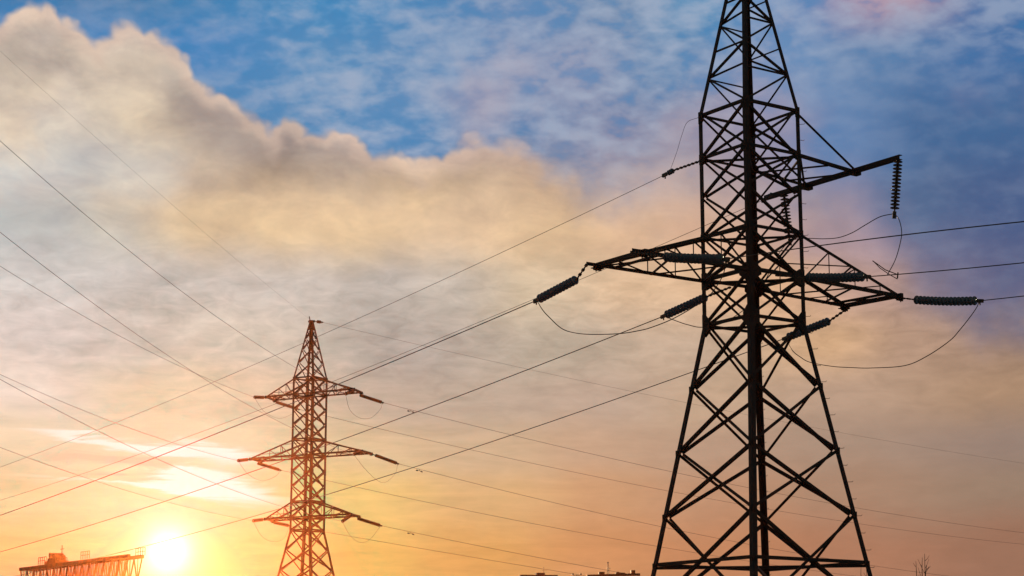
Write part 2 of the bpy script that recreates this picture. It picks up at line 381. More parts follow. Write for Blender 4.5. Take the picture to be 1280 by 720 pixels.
def mat(name, base, rough=0.6, metal=0.0, var=None, scale=8.0, trans=0.0, bump=0.0):
    m = bpy.data.materials.new(name); m.use_nodes = True
    nt = m.node_tree; b = nt.nodes['Principled BSDF']
    b.inputs['Roughness'].default_value = rough
    b.inputs['Metallic'].default_value = metal
    if name == 'weathered_steel': b.inputs['Specular IOR Level'].default_value = 0.3
    if trans: b.inputs['Transmission Weight'].default_value = trans
    h = G(nt)
    if var:
        t = h.new('ShaderNodeTexCoord')
        n = h.noise(t.outputs['Object'], scale, 5, 0.6)
        c = h.mix(h.ss(n, 0.42, 0.62), (*base, 1), (*var, 1))
        nt.links.new(c, b.inputs['Base Color'])
        n2 = h.noise(t.outputs['Object'], scale * 3, 3, 0.6)
        nt.links.new(h.ss(n2, 0.2, 0.8, rough - 0.1, min(1, rough + 0.15)), b.inputs['Roughness'])
        if bump:
            bn = h.new('ShaderNodeBump'); bn.inputs['Strength'].default_value = bump
            nt.links.new(n2, bn.inputs['Height']); nt.links.new(bn.outputs[0], b.inputs['Normal'])
    else:
        b.inputs['Base Color'].default_value = (*base, 1)
    return m


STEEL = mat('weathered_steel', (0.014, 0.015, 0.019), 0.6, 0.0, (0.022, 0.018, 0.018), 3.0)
BOLT = mat('bolt_steel', (0.025, 0.024, 0.024), 0.55)
FIT = mat('fitting_steel', (0.05, 0.048, 0.046), 0.5, 0.3)
GLASS = mat('insulator_glass', (0.13, 0.20, 0.26), 0.12, 0.0, None, 1, 0.45)
PORC = mat('insulator_porcelain', (0.05, 0.032, 0.026), 0.3)
ALU = mat('conductor_strands', (0.06, 0.055, 0.055), 0.55, 0.2)
CONC = mat('concrete', (0.30, 0.29, 0.27), 0.9, 0, (0.2, 0.19, 0.18), 4.0, 0, 0.3)
BARK = mat('bark', (0.05, 0.035, 0.028), 0.9, 0, (0.08, 0.06, 0.05), 9.0)
CRANE = mat('crane_paint', (0.16, 0.07, 0.02), 0.6, 0, (0.08, 0.05, 0.03), 1.2)
WALLM = mat('rendered_wall', (0.16, 0.13, 0.12), 0.9, 0, (0.12, 0.10, 0.09), 0.7)
DARKG = mat('window_glass', (0.02, 0.022, 0.025), 0.1)
TIN = mat('roof_sheet', (0.09, 0.07, 0.06), 0.7, 0, (0.06, 0.05, 0.05), 1.0)


def link(name, bm, m, parent=None, loc=None):
    me = bpy.data.meshes.new(name)
    bm.normal_update(); bm.to_mesh(me); bm.free()
    me.materials.append(m)
    o = bpy.data.objects.new(name, me)
    COL.objects.link(o)
    if parent is not None: o.parent = parent
    if loc is not None: o.location = loc
    return o


def thing(name, label, cat, loc=(0, 0, 0), rz=0.0, group=None):
    o = bpy.data.objects.new(name, None)
    o.empty_display_size = 0.5
    COL.objects.link(o)
    o.location = loc; o.rotation_euler = (0, 0, rz)
    o['label'] = label; o['category'] = cat
    if group: o['group'] = group
    return o


def tag(o, label, cat, group=None):
    o['label'] = label; o['category'] = cat
    if group: o['group'] = group
    return o


def prof(bm, p, q, A, B, pts):
    """extrude polygon pts (in the frame A,B) from p to q"""
    a = [bm.verts.new(p + A * x + B * y) for x, y in pts]
    b = [bm.verts.new(q + A * x + B * y) for x, y in pts]
    n = len(pts)
    for i in range(n):
        bm.faces.new((a[i], a[(i + 1) % n], b[(i + 1) % n], b[i]))
    bm.faces.new(a[::-1]); bm.faces.new(b)


def angle(bm, p, q, a, b, w, t=None):
    """steel angle: corner on the line p-q, flanges towards a and b"""
    p, q = Vector(p), Vector(q)
    if t is None: t = max(0.008, w * 0.11)
    d = (q - p).normalized()
    a = Vector(a); a = (a - d * a.dot(d)).normalized()
    b = Vector(b); b = b - d * b.dot(d)
    b = (b - a * b.dot(a)).normalized()
    prof(bm, p, q, a, b, [(0, 0), (w, 0), (w, t), (t, t), (t, w), (0, w)])


def bar(bm, p, q, w, h=None, up=(0, 0, 1)):
    p, q = Vector(p), Vector(q); h = h or w
    d = (q - p).normalized(); u = Vector(up)
    if abs(d.dot(u)) > 0.98: u = Vector((1, 0, 0))
    s = d.cross(u).normalized(); u = s.cross(d).normalized()
    prof(bm, p, q, s, u, [(-w / 2, -h / 2), (w / 2, -h / 2), (w / 2, h / 2), (-w / 2, h / 2)])


def box(bm, c, s):
    bar(bm, (c[0], c[1], c[2] - s[2] / 2), (c[0], c[1], c[2] + s[2] / 2), s[1], s[0])


def tube(bm, pts, r, n=6, r2=None, caps=True):
    pts = [Vector(p) for p in pts]
    ringv = []; N = len(pts)
    ref = Vector((0, 0, 1))
    for i, p in enumerate(pts):
        d = (pts[min(i + 1, N - 1)] - pts[max(i - 1, 0)]).normalized()
        rf = ref if abs(d.dot(ref)) < 0.97 else Vector((1, 0, 0))
        s = d.cross(rf).normalized(); u = s.cross(d)
        rr = r if r2 is None else r + (r2 - r) * i / (N - 1)
        ringv.append([bm.verts.new(p + (s * math.cos(a) + u * math.sin(a)) * rr) for a in (2 * math.pi * k / n for k in range(n))])
    for i in range(N - 1):
        for k in range(n):
            bm.faces.new((ringv[i][k], ringv[i][(k + 1) % n], ringv[i + 1][(k + 1) % n], ringv[i + 1][k]))
    if caps:
        bm.faces.new(ringv[0][::-1]); bm.faces.new(ringv[-1])


def lathe(bm, prof_, n=20, M=None):
    """prof_: (radius, z) list"""
    rg = []
    for r, z in prof_:
        rg.append([bm.verts.new((M or Matrix()) @ Vector((r * math.cos(2 * math.pi * k / n), r * math.sin(2 * math.pi * k / n), z))) for k in range(n)])
    for i in range(len(rg) - 1):
        for k in range(n):
            bm.faces.new((rg[i][k], rg[i][(k + 1) % n], rg[i + 1][(k + 1) % n], rg[i + 1][k]))
    bm.faces.new(rg[0][::-1]); bm.faces.new(rg[-1])


def spline(pts, k=8):
    P = [Vector(p) for p in pts]
    P = [P[0] * 2 - P[1]] + P + [P[-1] * 2 - P[-2]]
    out = []
    for i in range(1, len(P) - 2):
        a, b, c, d = P[i - 1:i + 3]
        for j in range(k):
            t = j / k
            out.append(0.5 * ((2 * b) + (c - a) * t + (2 * a - 5 * b + 4 * c - d) * t * t + (3 * b - a - 3 * c + d) * t ** 3))
    out.append(P[-2]); return out


# ------------------------------------------------------------------ ground
bm = bmesh.new()
N = 60
def gpos(i):
    t = (i / N - 0.5) * 2
    return math.copysign(abs(t) ** 2.2, t) * 3000
gv = [[bm.verts.new((gpos(i), gpos(j) + 20, 0)) for j in range(N + 1)] for i in range(N + 1)]
for i in range(N + 1):
    for j in range(N + 1):
        v = gv[i][j]
        v.co.z = 0.10 * math.sin(v.co.x * 0.21) * math.cos(v.co.y * 0.17) - 0.16
for i in range(N):
    for j in range(N):
        bm.faces.new((gv[i][j], gv[i + 1][j], gv[i + 1][j + 1], gv[i][j + 1]))
GR = mat('dry_grass', (0.055, 0.05, 0.022), 0.95, 0, (0.085, 0.07, 0.035), 0.4, 0, 0.4)
o = link('ground', bm, GR); o['kind'] = 'structure'


# ------------------------------------------------------------------ lattice pylons
CD = [Vector((0, -1, 0)), Vector((1, 0, 0)), Vector((0, 1, 0)), Vector((-1, 0, 0))]   # near, right, far, left corner


def corner(k, h, z): return CD[k % 4] * h + Vector((0, 0, z))


class Pylon:
    def __init__(s, name, label, loc, rz, zs, hs, lw):
        """zs/hs: heights and half diagonals of the outline from foot to top"""
        s.root = thing(name, label, 'pylon', (loc[0], loc[1], 0), rz)
        s.zs, s.hs = zs, hs
        for k in range(4):
            bm = bmesh.new()
            a = (CD[(k + 1) % 4] - CD[k]).normalized(); b = (CD[(k + 3) % 4] - CD[k]).normalized()
            for i in range(len(zs) - 1):
                w = lw[i]
                angle(bm, corner(k, hs[i] + 0.01, zs[i]), corner(k, hs[i + 1] + 0.01, zs[i + 1]), a, b, w)
                # splice plates where sections join
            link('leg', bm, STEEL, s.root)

    def h(s, z):
        for i in range(len(s.zs) - 1):
            if z <= s.zs[i + 1] or i == len(s.zs) - 2:
                t = (z - s.zs[i]) / (s.zs[i + 1] - s.zs[i])
                return s.hs[i] + (s.hs[i + 1] - s.hs[i]) * t

    def c(s, k, z, inset=0.0): return corner(k, s.h(z) - inset, z)

    def brace(s, bm, k0, z0, k1, z1, w, inset=0.03, e0=0.05, e1=0.05):
        """bracing member between two corners of a face"""
        p, q = s.c(k0, z0, inset), s.c(k1, z1, inset)
        d = (q - p).normalized()
        nrm = -(CD[k0 % 4] + CD[k1 % 4]).normalized()          # into the tower
        up = Vector((0, 0, 1)) - d * d.z
        angle(bm, p + d * e0, q - d * e1, up, nrm, w)

    def panels(s, k, zlist, w, wn=None):
        """X panels of one face, one mesh"""
        bm = bmesh.new()
        for a, b in zip(zlist[:-1], zlist[1:]):
            s.brace(bm, k, a, k + 1, b, w, 0.02)
            s.brace(bm, k, b, k + 1, a, w, 0.055 + w)
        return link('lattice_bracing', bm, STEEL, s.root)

    def belt(s, z, w, diag=False):
        bm = bmesh.new()
        for k in range(4):
            s.brace(bm, k, z, k + 1, z, w, 0.02)
        if diag:
            bar(bm, s.c(1, z, .06) - Vector((0, 0, .05)), s.c(3, z, .06) - Vector((0, 0, .05)), w * .8, w * .8)
        if diag == 2:
            bar(bm, s.c(0, z, .06) - Vector((0, 0, .06 + w)), s.c(2, z, .06) - Vector((0, 0, .06 + w)), w * .8, w * .8)
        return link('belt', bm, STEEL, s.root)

    def gusset(s, k, z, w, hgt, down=0.5, off=0.012, name='gusset_plate'):
        """bent plate round a corner, its lower edge cut back"""
        bm = bmesh.new()
        cpt = s.c(k, z) + CD[k % 4] * off
        for j in (1, 3):
            a = (CD[(k + j) % 4] - CD[k % 4]).normalized()
            nrm = -(CD[k % 4] + CD[(k + j) % 4]).normalized()
            z0 = -hgt * down; z1 = hgt * (1 - down)
            o0 = cpt
            poly = [(0, z0), (w * 0.45, z0), (w, z0 + hgt * 0.3), (w, z0 + hgt * 0.7), (w * 0.45, z1), (0, z1)]
            va = [bm.verts.new(o0 + a * x + Vector((0, 0, y))) for x, y in poly]
            vb = [bm.verts.new(v.co + nrm * -0.012) for v in va]
            n = len(poly)
            bm.faces.new(va); bm.faces.new(vb[::-1])
            for i in range(n): bm.faces.new((va[i], va[(i + 1) % n], vb[(i + 1) % n], vb[i]))
        # bolt heads
        for j in (1, 3):
            a = (CD[(k + j) % 4] - CD[k % 4]).normalized(); nn_ = (CD[k % 4] + CD[(k + j) % 4]).normalized()
            for bx, bz in ((.3, -.2), (.3, .2), (.7, 0), (.45, 0)):
                c0 = cpt + a * (w * bx) + Vector((0, 0, hgt * bz + hgt * (0.5 - down)))
                tube(bm, [c0 + nn_ * 0.004, c0 + nn_ * 0.034], 0.016, 6)
        return link(name, bm, STEEL, s.root)

    def footing(s):
        for k in range(4):
            bm = bmesh.new()
            c0 = s.c(k, 0.0)
            M = Matrix.Translation((c0.x, c0.y, -0.5))
            lathe(bm, [(0.62, 0), (0.62, 0.62), (0.42, 0.86), (0.30, 0.88)], 4, M @ Matrix.Rotation(R(45), 4, 'Z'))
            box(bm, (c0.x, c0.y, 0.41), (0.36, 0.36, 0.03))
            link('footing', bm, CONC, s.root)


def crossarm(P, ka, kb, zl, zu, L, drop=0.0, w=0.085, over=0.3, nv=3, root=None, LB=None):
    """arm standing out from the face between corners ka and kb, square in plan;
    returns the two tip points"""
    LB = LB if LB is not None else L
    arm = bpy.data.objects.new('crossarm', None); COL.objects.link(arm); arm.parent = P.root
    n = (CD[ka % 4] + CD[kb % 4]).normalized()
    along = (CD[kb % 4] - CD[ka % 4]).normalized()
    tips = []
    ends = {}
    for k, LL, sgn in ((ka, L, 1), (kb, LB, -1)):
        lo = P.c(k, zl); hi = P.c(k, zu)
        tip = lo + n * LL - Vector((0, 0, drop))
        tl = lo + n * (LL - over) - Vector((0, 0, drop * (LL - over) / LL))
        bm = bmesh.new()
        angle(bm, lo + n * .02, tip, along * sgn, (0, 0, 1), w * 1.1)
        link('lower_chord', bm, STEEL, arm)
        bm = bmesh.new()
        d = (tl - hi).normalized()
        angle(bm, hi + d * .03, tl + Vector((0, 0, w)), along * sgn, (0, 0, -1), w)
        link('upper_chord', bm, STEEL, arm)
        bm = bmesh.new()
        prevb = lo
        for i in range(1, nv + 1):
            t = i / (nv + 0.75)
            a = lo.lerp(tl, t) + along * sgn * .02; b = hi.lerp(tl, t) + along * sgn * .02
            bar(bm, a + Vector((0, 0, .02)), b, w * .5, w * .3)
            if i < nv + 1:
                bar(bm, prevb + along * sgn * .02 + Vector((0, 0, .03)), b - Vector((0, 0, .02)), w * .55, w * .3)
            prevb = a
        link('web_bracing', bm, STEEL, arm)
        tips.append(tip); ends[k] = (lo, hi, tl, tip)
    (l0, h0, t0, e0), (l1, h1, t1, e1) = ends[ka], ends[kb]
    bm = bmesh.new()
    # zigzag in the plane of the lower chords, and in that of the upper ones
    m = nv + 1
    for i in range(m):
        a, b = (l0, t0), (l1, t1)
        if i % 2: a, b = b, a
        p = a[0].lerp(a[1], i / m); q = b[0].lerp(b[1], (i + 1) / m)
        bar(bm, p + Vector((0, 0, .012)), q + Vector((0, 0, .012)), w * .7, w * .35)
        a, b = (h0, t0), (h1, t1)
        if i % 2: a, b = b, a
        if i < m - 1:
            p = a[0].lerp(a[1], i / m); q = b[0].lerp(b[1], (i + 1) / m)
            bar(bm, p, q, w * .55, w * .3)
    link('cross_bracing', bm, STEEL, arm)
    bm = bmesh.new()
    bar(bm, t0 - along * .12 + Vector((0, 0, .05)), t1 + along * .12 + Vector((0, 0, .05)), w * 1.2, w * 1.3)
    q0 = t0 - n * .55 + Vector((0, 0, .04)); q1 = t1 - n * .55 + Vector((0, 0, .04))
    bar(bm, q0, q1, w * .7, w * .7)
    link('end_beam', bm, STEEL, arm)
    for tl in (t0, t1):
        bm = bmesh.new()
        a = n * .16
        bar(bm, tl - a - Vector((0, 0, .035)), tl + a - Vector((0, 0, .035)), .19, .02)
        bar(bm, tl - a * .8, tl + a * .9 + Vector((0, 0, 0)), .02, .2)
        tube(bm, [tl + n * .05 - Vector((0, 0, .05)), tl + n * .05 - Vector((0, 0, .13))], .02, 6)
        link('tip_plate', bm, STEEL, arm)
    return tips


# ---- the near pylon: two tiers
zA, zB, zM, zC, zD, zE = 17.765, 16.50, 15.35, 14.204, 12.967, 11.678
H0 = S2 + 0.2259 * zE
near = Pylon('lattice_pylon', 'large dark lattice steel pylon nearest the camera, its peak above the top edge', (6.7197, 53.9095), -0.18112,
             [0.3, zE, zA, 23.35], [S2 + 0.2259 * (zE - .3), S2, S2, 0.10], [0.15, 0.135, 0.115])
L1, L2, L3, L4, LF = 9.885, 8.107, 6.355, 3.62, 5.067
for k in range(4):
    near.panels(k, [0.35, L4, L3, L2, L1, zE], 0.088)
    near.panels(k, [zE, zD, zC, zM, zB, zA], 0.072)
near.belt(LF, 0.09, 2); near.belt(zE, 0.085, 1); near.belt(zD, 0.10, 2); near.belt(zC, 0.075, 1); near.belt(zB, 0.075, 2); near.belt(zA, 0.085)
# spire: single zigzag, opposite faces alike
sz = [zA, 18.85, 19.65, 20.42, 21.1, 21.7, 22.2, 22.6]
for k in range(4):
    bm = bmesh.new()
    first = k if k in (1, 3) else k + 1           # corner where the zigzag starts
    for i in range(len(sz) - 1):
        a, b = (k + 1, k) if (i + (k in (0, 2))) % 2 == 0 else (k, k + 1)
        near.brace(bm, a, sz[i], b, sz[i + 1], 0.06, 0.02)
        if (i + (k in (0, 2))) % 2 == 0 and i > 0:
            near.brace(bm, k, sz[i], k + 1, sz[i], 0.045, 0.02, 0.0, 0.0)
    link('lattice_bracing', bm, STEEL, near.root)
for k in range(4):
    near.gusset(k, zE, 0.30, 0.62, 0.45)
    near.gusset(k, zD, 0.42, 0.46, 0.5)
    near.gusset(k, zC, 0.20, 0.24)
    near.gusset(k, zB, 0.24, 0.30)
    near.gusset(k, zA, 0.18, 0.34, 0.6)
    for z in (L1, L2, L3): near.gusset(k, z, 0.13, 0.24)
    near.gusset(k, LF, 0.13, 0.16)
near.footing()
# heavy pad under the crossarm on the near corner
crossarm(near, 3, 0, zD - .03, zC, 4.05, 0.0, 0.09, 0.38)
crossarm(near, 1, 2, zD - .03, zC, 3.85, 0.10, 0.09, 0.15, LB=3.6)
# jumper beam on the right, held by a small bracket
arm = bpy.data.objects.new('jumper_bracket', None); COL.objects.link(arm); arm.parent = near.root
n_ = (CD[1] + CD[2]).normalized(); al = (CD[2] - CD[1]).normalized()
z0 = 16.36
bm = bmesh.new()
bc = (CD[1] + CD[2]) * S2 / 2 + n_ * 2.1 + Vector((0, 0, z0))
prof(bm, bc - al * 2.82, bc + al * 2.82, n_, Vector((0, 0, 1)), [(-.06, -.07), (.06, -.07), (.06, -.055), (-.045, -.055), (-.045, .055), (.06, .055), (.06, .07), (-.06, .07)])
link('beam', bm, STEEL, arm)
for k in (1, 2):
    b0 = near.c(k, z0 + .1); t0 = b0 + n_ * 2.1 - Vector((0, 0, .16))
    bm = bmesh.new(); angle(bm, b0, t0 + n_ * .1, al * (1 if k == 1 else -1), (0, 0, 1), .09); link('chord', bm, STEEL, arm)
    bm = bmesh.new(); bar(bm, near.c(k, zA - .1), t0 + Vector((0, 0, .1)), .045, .045)
    link('stay', bm, STEEL, arm)
    bm = bmesh.new(); bar(bm, t0 - n_ * .15 + Vector((0, 0, .02)), t0 + n_ * .16 + Vector((0, 0, .02)), .2, .16); link('joint_plate', bm, STEEL, arm)
bm = bmesh.new()
for a, b, u, v in ((1, 2, 0, .55), (2, 1, .55, 1), (1, 2, .0, .96), (2, 1, 0., .5)):
    p = near.c(a, z0 + .06) + n_ * 2.1 * u - Vector((0, 0, .12 * u)); q = near.c(b, z0 + .06) + n_ * 2.1 * v - Vector((0, 0, .12 * v))
    bar(bm, p, q, .06, .04)
link('cross_bracing', bm, STEEL, arm)
# step bolts up one leg
bm = bmesh.new()
tube(bm, [(0, 0, 0), (.11, 0, 0), (.135, 0, .006), (.142, 0, .035)], .0075, 6)
me = None
z = 3.6; i = 0
sb = link('step_bolt', bm, BOLT, near.root)
while z < zA:
    for k, rz in ((1, 0.785), (2, 0.25)):
        if k == 2 and z > zE: continue
        q = sb if i == 0 else sb.copy()
        if i: COL.objects.link(q); q.parent = near.root
        p = near.c(k, z) + (CD[k] * .012)
        q.location = p; q.rotation_euler = (0, 0, rz + (0.9 if (i // 2) % 2 else -0.6) * 0.5 - 0.5)
        i += 1
    z += 0.46

# ---- the farther pylon: three tiers
r = [26.722, 25.385, 21.752, 20.414, 16.756, 15.488, 14.481]
KB = 0.25
far = Pylon('lattice_pylon', 'smaller distant lattice pylon with three tiers of crossarms, standing beside the low sun', (-16.3357, 158.1823), 0.26962,
            [0.3, r[6], r[0], 31.5], [S2 + KB * (r[6] - .3), S2, S2, 0.16], [0.20, 0.185, 0.14])
zz = [r[6]]
def sub(a, b, n): return [a + (b - a) * i / n for i in range(1, n + 1)]
zz += sub(r[6], r[5], 1) + sub(r[5], r[4], 1) + sub(r[4], r[3], 3) + sub(r[3], r[2], 1) + sub(r[2], r[1], 3) + sub(r[1], r[0], 1)
for k in range(4):
    far.panels(k, zz, 0.105)
    far.panels(k, [0.35, 4.4, 7.2, 9.4, 11.3, 12.9, r[6]], 0.115)
    far.panels(k, [r[0], 28.0, 29.1, 30.0, 30.7, 31.2], 0.08)
for z in r: far.belt(z, 0.11, 1)
for k in range(4):
    for z in (r[1], r[3], r[5]): far.gusset(k, z, 0.34, 0.36)
    far.gusset(k, r[0], 0.2, 0.3); far.gusset(k, r[2], 0.22, 0.34); far.gusset(k, r[4], 0.2, 0.3)
    far.gusset(k, r[6], 0.3, 0.6)
    far.gusset(k, 19.2, 0.28, 0.55)
bm = bmesh.new(); box(bm, (0, 0, 31.5), (.5, .5, .12)); tube(bm, [(-.12, 0, 31.55), (-.2, 0, 31.9)], .04, 6)
link('peak_cap', bm, STEEL, far.root)
far.footing()
for zl, zu, Ln_, Lr_, Lf_, Ll_ in ((r[1], r[0], 4.05, 3.45, 3.4, 2.75), (r[3], r[2], 4.9, 4.5, 4.65, 4.2), (r[5], r[4], 3.95, 3.4, 3.3, 2.55)):
    crossarm(far, 0, 1, zl, zu, Ln_, 0.0, 0.12, 0.15, LB=Lr_)
    crossarm(far, 2, 3, zl, zu, Lf_, 0.0, 0.12, 0.15, LB=Ll_)

# ------------------------------------------------------------------ insulators
def disc_mesh(r=0.128, n=22, m=None):
    bm = bmesh.new()
    lathe(bm, [(.014, -.002), (.034, .0), (.042, .012), (.042, .046), (.06, .052), (r * .84, .066), (r, .082), (r * .99, .090), (r * .86, .078), (r * .82, .094), (r * .64, .072), (r * .6, .088), (.035, .074), (.018, .08), (.014, .134)], n)
    for f in bm.faces: f.smooth = True
    me = bpy.data.meshes.new('insulator_disc'); bm.to_mesh(me); bm.free(); me.materials.append(m or GLASS); return me
DISC = disc_mesh()
DARKD = disc_mesh(0.132, 22, mat('dark_insulator_glass', (0.04, 0.055, 0.07), 0.2, 0, None, 1, 0.2))


def frame_to(d):
    return Vector(d).to_track_quat('Z', 'Y').to_matrix().to_4x4()


def insulator(P, B, E, label, group, near_=True, pitch=0.128, curve=0.0, scale=1.0, glass=GLASS):
    P, B, E = Vector(P), Vector(B), Vector(E)
    root = thing('insulator_string', label, 'insulator', P, 0, group)
    d = (E - B).normalized(); Ln = (E - B).length
    bm = bmesh.new()
    p, b = Vector((0, 0, 0)), B - P
    Ll = b.length
    if Ll > 0.06:
        tube(bm, [p, b], .022 if near_ else .03, 6)
        dd = b.normalized(); side = dd.cross(Vector((0, 0, 1)))
        side = side.normalized() if side.length > .1 else Vector((1, 0, 0))
        nseg = max(1, int(Ll / .16))
        for i in range(nseg + 1):
            c0 = b * (i / nseg)
            bar(bm, c0 - dd * .04, c0 + dd * .04, .075, .05)
    else:
        box(bm, (0, 0, 0), (.06, .06, .08))
    link('link_fitting', bm, FIT, root)
    n = max(2, int(round((Ln - .12) / (pitch * scale))))
    step = (Ln - .12) / n
    if near_:
        for i in range(n):
            o = bpy.data.objects.new('insulator_disc', DARKD if group == GV else DISC); COL.objects.link(o); o.parent = root
            t = (i + .5) / n
            sag = -4 * curve * t * (1 - t)
            dl = (d + Vector((0, 0, -4 * curve * (1 - 2 * t) / Ln))).normalized()
            o.matrix_local = Matrix.Translation(b + d * (i * step) + Vector((0, 0, sag))) @ frame_to(dl) @ Matrix.Diagonal((scale, scale, step / .134, 1))
    else:
        bm = bmesh.new()
        pr = []
        for i in range(n):
            z = i * step
            pr += [(.05, z), (.05, z + step * .35), (.14, z + step * .55), (.13, z + step * .8), (.04, z + step * .85)]
        lathe(bm, pr, 10, Matrix.Translation(b) @ frame_to(d))
        link('disc_stack', bm, PORC, root)
    bm = bmesh.new()
    e = E - P
    tube(bm, [e - d * .13, e], .024, 6)
    bar(bm, e - d * .06, e + d * .14, .06, .1)
    tube(bm, [e + d * .02 - Vector((0, 0, .0)), e + d * .02 - Vector((0, 0, .12))], .022, 6)
    link('dead_end_clamp', bm, FIT, root)
    return root


GV = 'vertical insulator strings under the jumper beam'
GN = 'glass disc insulator strings of the near pylon'
lab = {
 'A_left': ('insulator string reaching down left from the tip of the left crossarm', .0),
 'A_right': ('level insulator string across the left crossarm of the near pylon', .02),
 'C_left': ('insulator string reaching down left from the near pylon body, below its left crossarm', .0),
 'C_right': ('level insulator string between the near pylon\'s body and its right crossarm, above the chords', .02),
 'B_left': ('insulator string hanging down left from the underside of the near pylon\'s right crossarm', .0),
 'B_right': ('level insulator string pointing right from the outer tip of the right crossarm', .03)}
for k, (l, cv_) in lab.items():
    P, B, E = D['S'][k]
    insulator(P, B, E, l, GN, True, .145, cv_)
GV = 'vertical insulator strings under the jumper beam'
P, B, E = D['S']['sup1']; insulator(P, B, E, 'vertical insulator string hanging from the outer right end of the upper jumper beam', GV, True, .105)
P, B, E = D['S']['sup2']; insulator(P, B, E, 'vertical insulator string seen through the lattice inside the near pylon body', GV, True, .105)
GG = 'small ground wire insulators'
P, B, E = D['S']['G1']; insulator(P, B, E, 'small glass insulator on the ground wire, left of the near pylon body', GG, True, .16, 0, .62)
P, B, E = D['S']['G2']; insulator(P, B, E, 'small glass insulator on the ground wire, seen through the near pylon lattice', GG, True, .16, 0, .62)
P, B, E = D['S']['out_G']; insulator(P, B, E, 'tiny insulator right of the peak of the distant pylon', GG, False)
tier = {'U': 'top', 'M': 'middle', 'L': 'bottom'}
for k, nm in (('1', 'right'), ('0', 'left')):
    for t_, tn in tier.items():
        P, B, E = D['S']['out_' + t_ + k]
        insulator(P, B, E, 'insulator string sloping down right from the %s %s crossarm of the distant pylon' % (tn, nm), 'insulator strings of the distant pylon', False)
        P, B, E = D['S']['in_' + t_ + k]
        insulator(P, B, E, 'foreshortened insulator string, camera side of the distant pylon\'s %s %s crossarm' % (tn, nm), 'insulator strings of the distant pylon', False)

# ------------------------------------------------------------------ conductors
def wire(key, label, r, ext=1.25, group=None, damp=None):
    P, d, co, t0, t1 = D['W'][key]
    P, d = Vector(P), Vector(d)
    if key in EXT: ext = EXT[key]
    t1 = t0 + (t1 - t0) * ext
    n = max(24, int((t1 - t0) / 1.5))
    pts = []
    ev = lambda t: (co[0] * t * t + co[1] * t + co[2]) if len(co) == 3 else co[0] * t + co[1]
    for i in range(n + 1):
        t = t0 + (t1 - t0) * i / n
        p = P + d * t; p.z = ev(t); pts.append(p)
    org = pts[0].copy()
    bm = bmesh.new(); tube(bm, [p - org for p in pts], r, 6)
    o = link('overhead_wire', bm, ALU, None, org)
    tag(o, label, 'wire', group)
    if damp:
        p = P + d * damp; p.z = ev(damp)
        q = P + d * (damp + .5); q.z = ev(damp + .5)
        dd = (q - p).normalized(); c0 = p - org
        bm = bmesh.new()
        dn = Vector((0, 0, -.12))
        tube(bm, [c0 + dn - dd * .28, c0 + dn + dd * .28], .012, 5)
        tube(bm, [c0, c0 + dn], .02, 5)
        for s_ in (-1, 1):
            tube(bm, [c0 + dn + dd * .17 * s_ - Vector((0, 0, .02)), c0 + dn + dd * .34 * s_ - Vector((0, 0, .03))], .05, 8)
        link('vibration_damper', bm, FIT, o)
    return o


EXT = {'A_right': 2.2, 'B_right': 3.0, 'C_right': 2.2}
WN = {
 'A_left': 'black wire falling left from the insulator at the tip of the near pylon\'s left crossarm',
 'C_left': 'black wire falling left from the insulator below the left crossarm of the near pylon',
 'B_left': 'wire falling left behind the near pylon, lowest of its three',
 'A_right': 'topmost of the three wires leaving the near pylon to the right',
 'C_right': 'middle of the three wires leaving the near pylon to the right',
 'B_right': 'lowest of the three wires right of the near pylon, from the outermost insulator'}
for k, l in WN.items(): wire(k, l, .0135, 1.25, 'phase wires of the near pylon')
wire('G1', 'thin ground wire falling left from the small insulator beside the near pylon', .0075, 1.2, 'ground wires of the near pylon')
wire('G2', 'thin ground wire emerging behind the near pylon just above its long left wire', .0075, 1.2, 'ground wires of the near pylon')
for k, nm in (('1', 'right'), ('0', 'left')):
    for t_, tn in tier.items():
        wire('in_' + t_ + k, 'wire coming down from upper left to the distant pylon\'s %s %s crossarm' % (tn, nm), .012, 1.15, 'wires arriving at the distant pylon')
        wire('out_' + t_ + k, 'wire running off right from the %s %s crossarm of the distant pylon' % (tn, nm), .014, 1.3, 'wires leaving the distant pylon', {'U1': 5.2, 'M1': 5.0, 'L1': 5.4}.get(t_ + k))
wire('in_G', 'faint thin wire from the top left corner down to the distant pylon\'s peak', .0045, 1.1, 'ground wires of the distant pylon')
wire('out_G', 'faint thin wire running off right from the peak of the distant pylon', .009, 1.3, 'ground wires of the distant pylon')

JL = {
 'A': 'slack jumper loop under the left crossarm of the near pylon',
 'C1': 'jumper wire through the near pylon lattice, rising to the inner vertical insulator',
 'C2': 'jumper wire strung between the feet of the two vertical insulators',
 'C3': 'jumper wire falling from the foot of the outer vertical insulator to the middle right wire',
 'B': 'wide slack jumper loop below the right crossarm of the near pylon',
 'G': 'thin jumper from the ground wire insulator up to the shoulder of the near pylon'}
for k, l in JL.items():
    P = spline(D['J'][k]); org = P[0].copy()
    bm = bmesh.new(); tube(bm, [p - org for p in P], .006 if k == 'G' else .0125, 6)
    tag(link('jumper_wire', bm, ALU, None, org), l, 'wire', 'jumper wires of the near pylon')
for k, nm in (('1', 'right'), ('0', 'left')):
    for t_, tn in tier.items():
        P = spline(D['J']['L' + t_ + k]); org = P[0].copy()
        bm = bmesh.new(); tube(bm, [p - org for p in P], .011, 5)
        tag(link('jumper_wire', bm, ALU, None, org), 'thin slack jumper loop under the %s %s crossarm of the distant pylon' % (tn, nm), 'wire', 'jumper loops of the distant pylon')
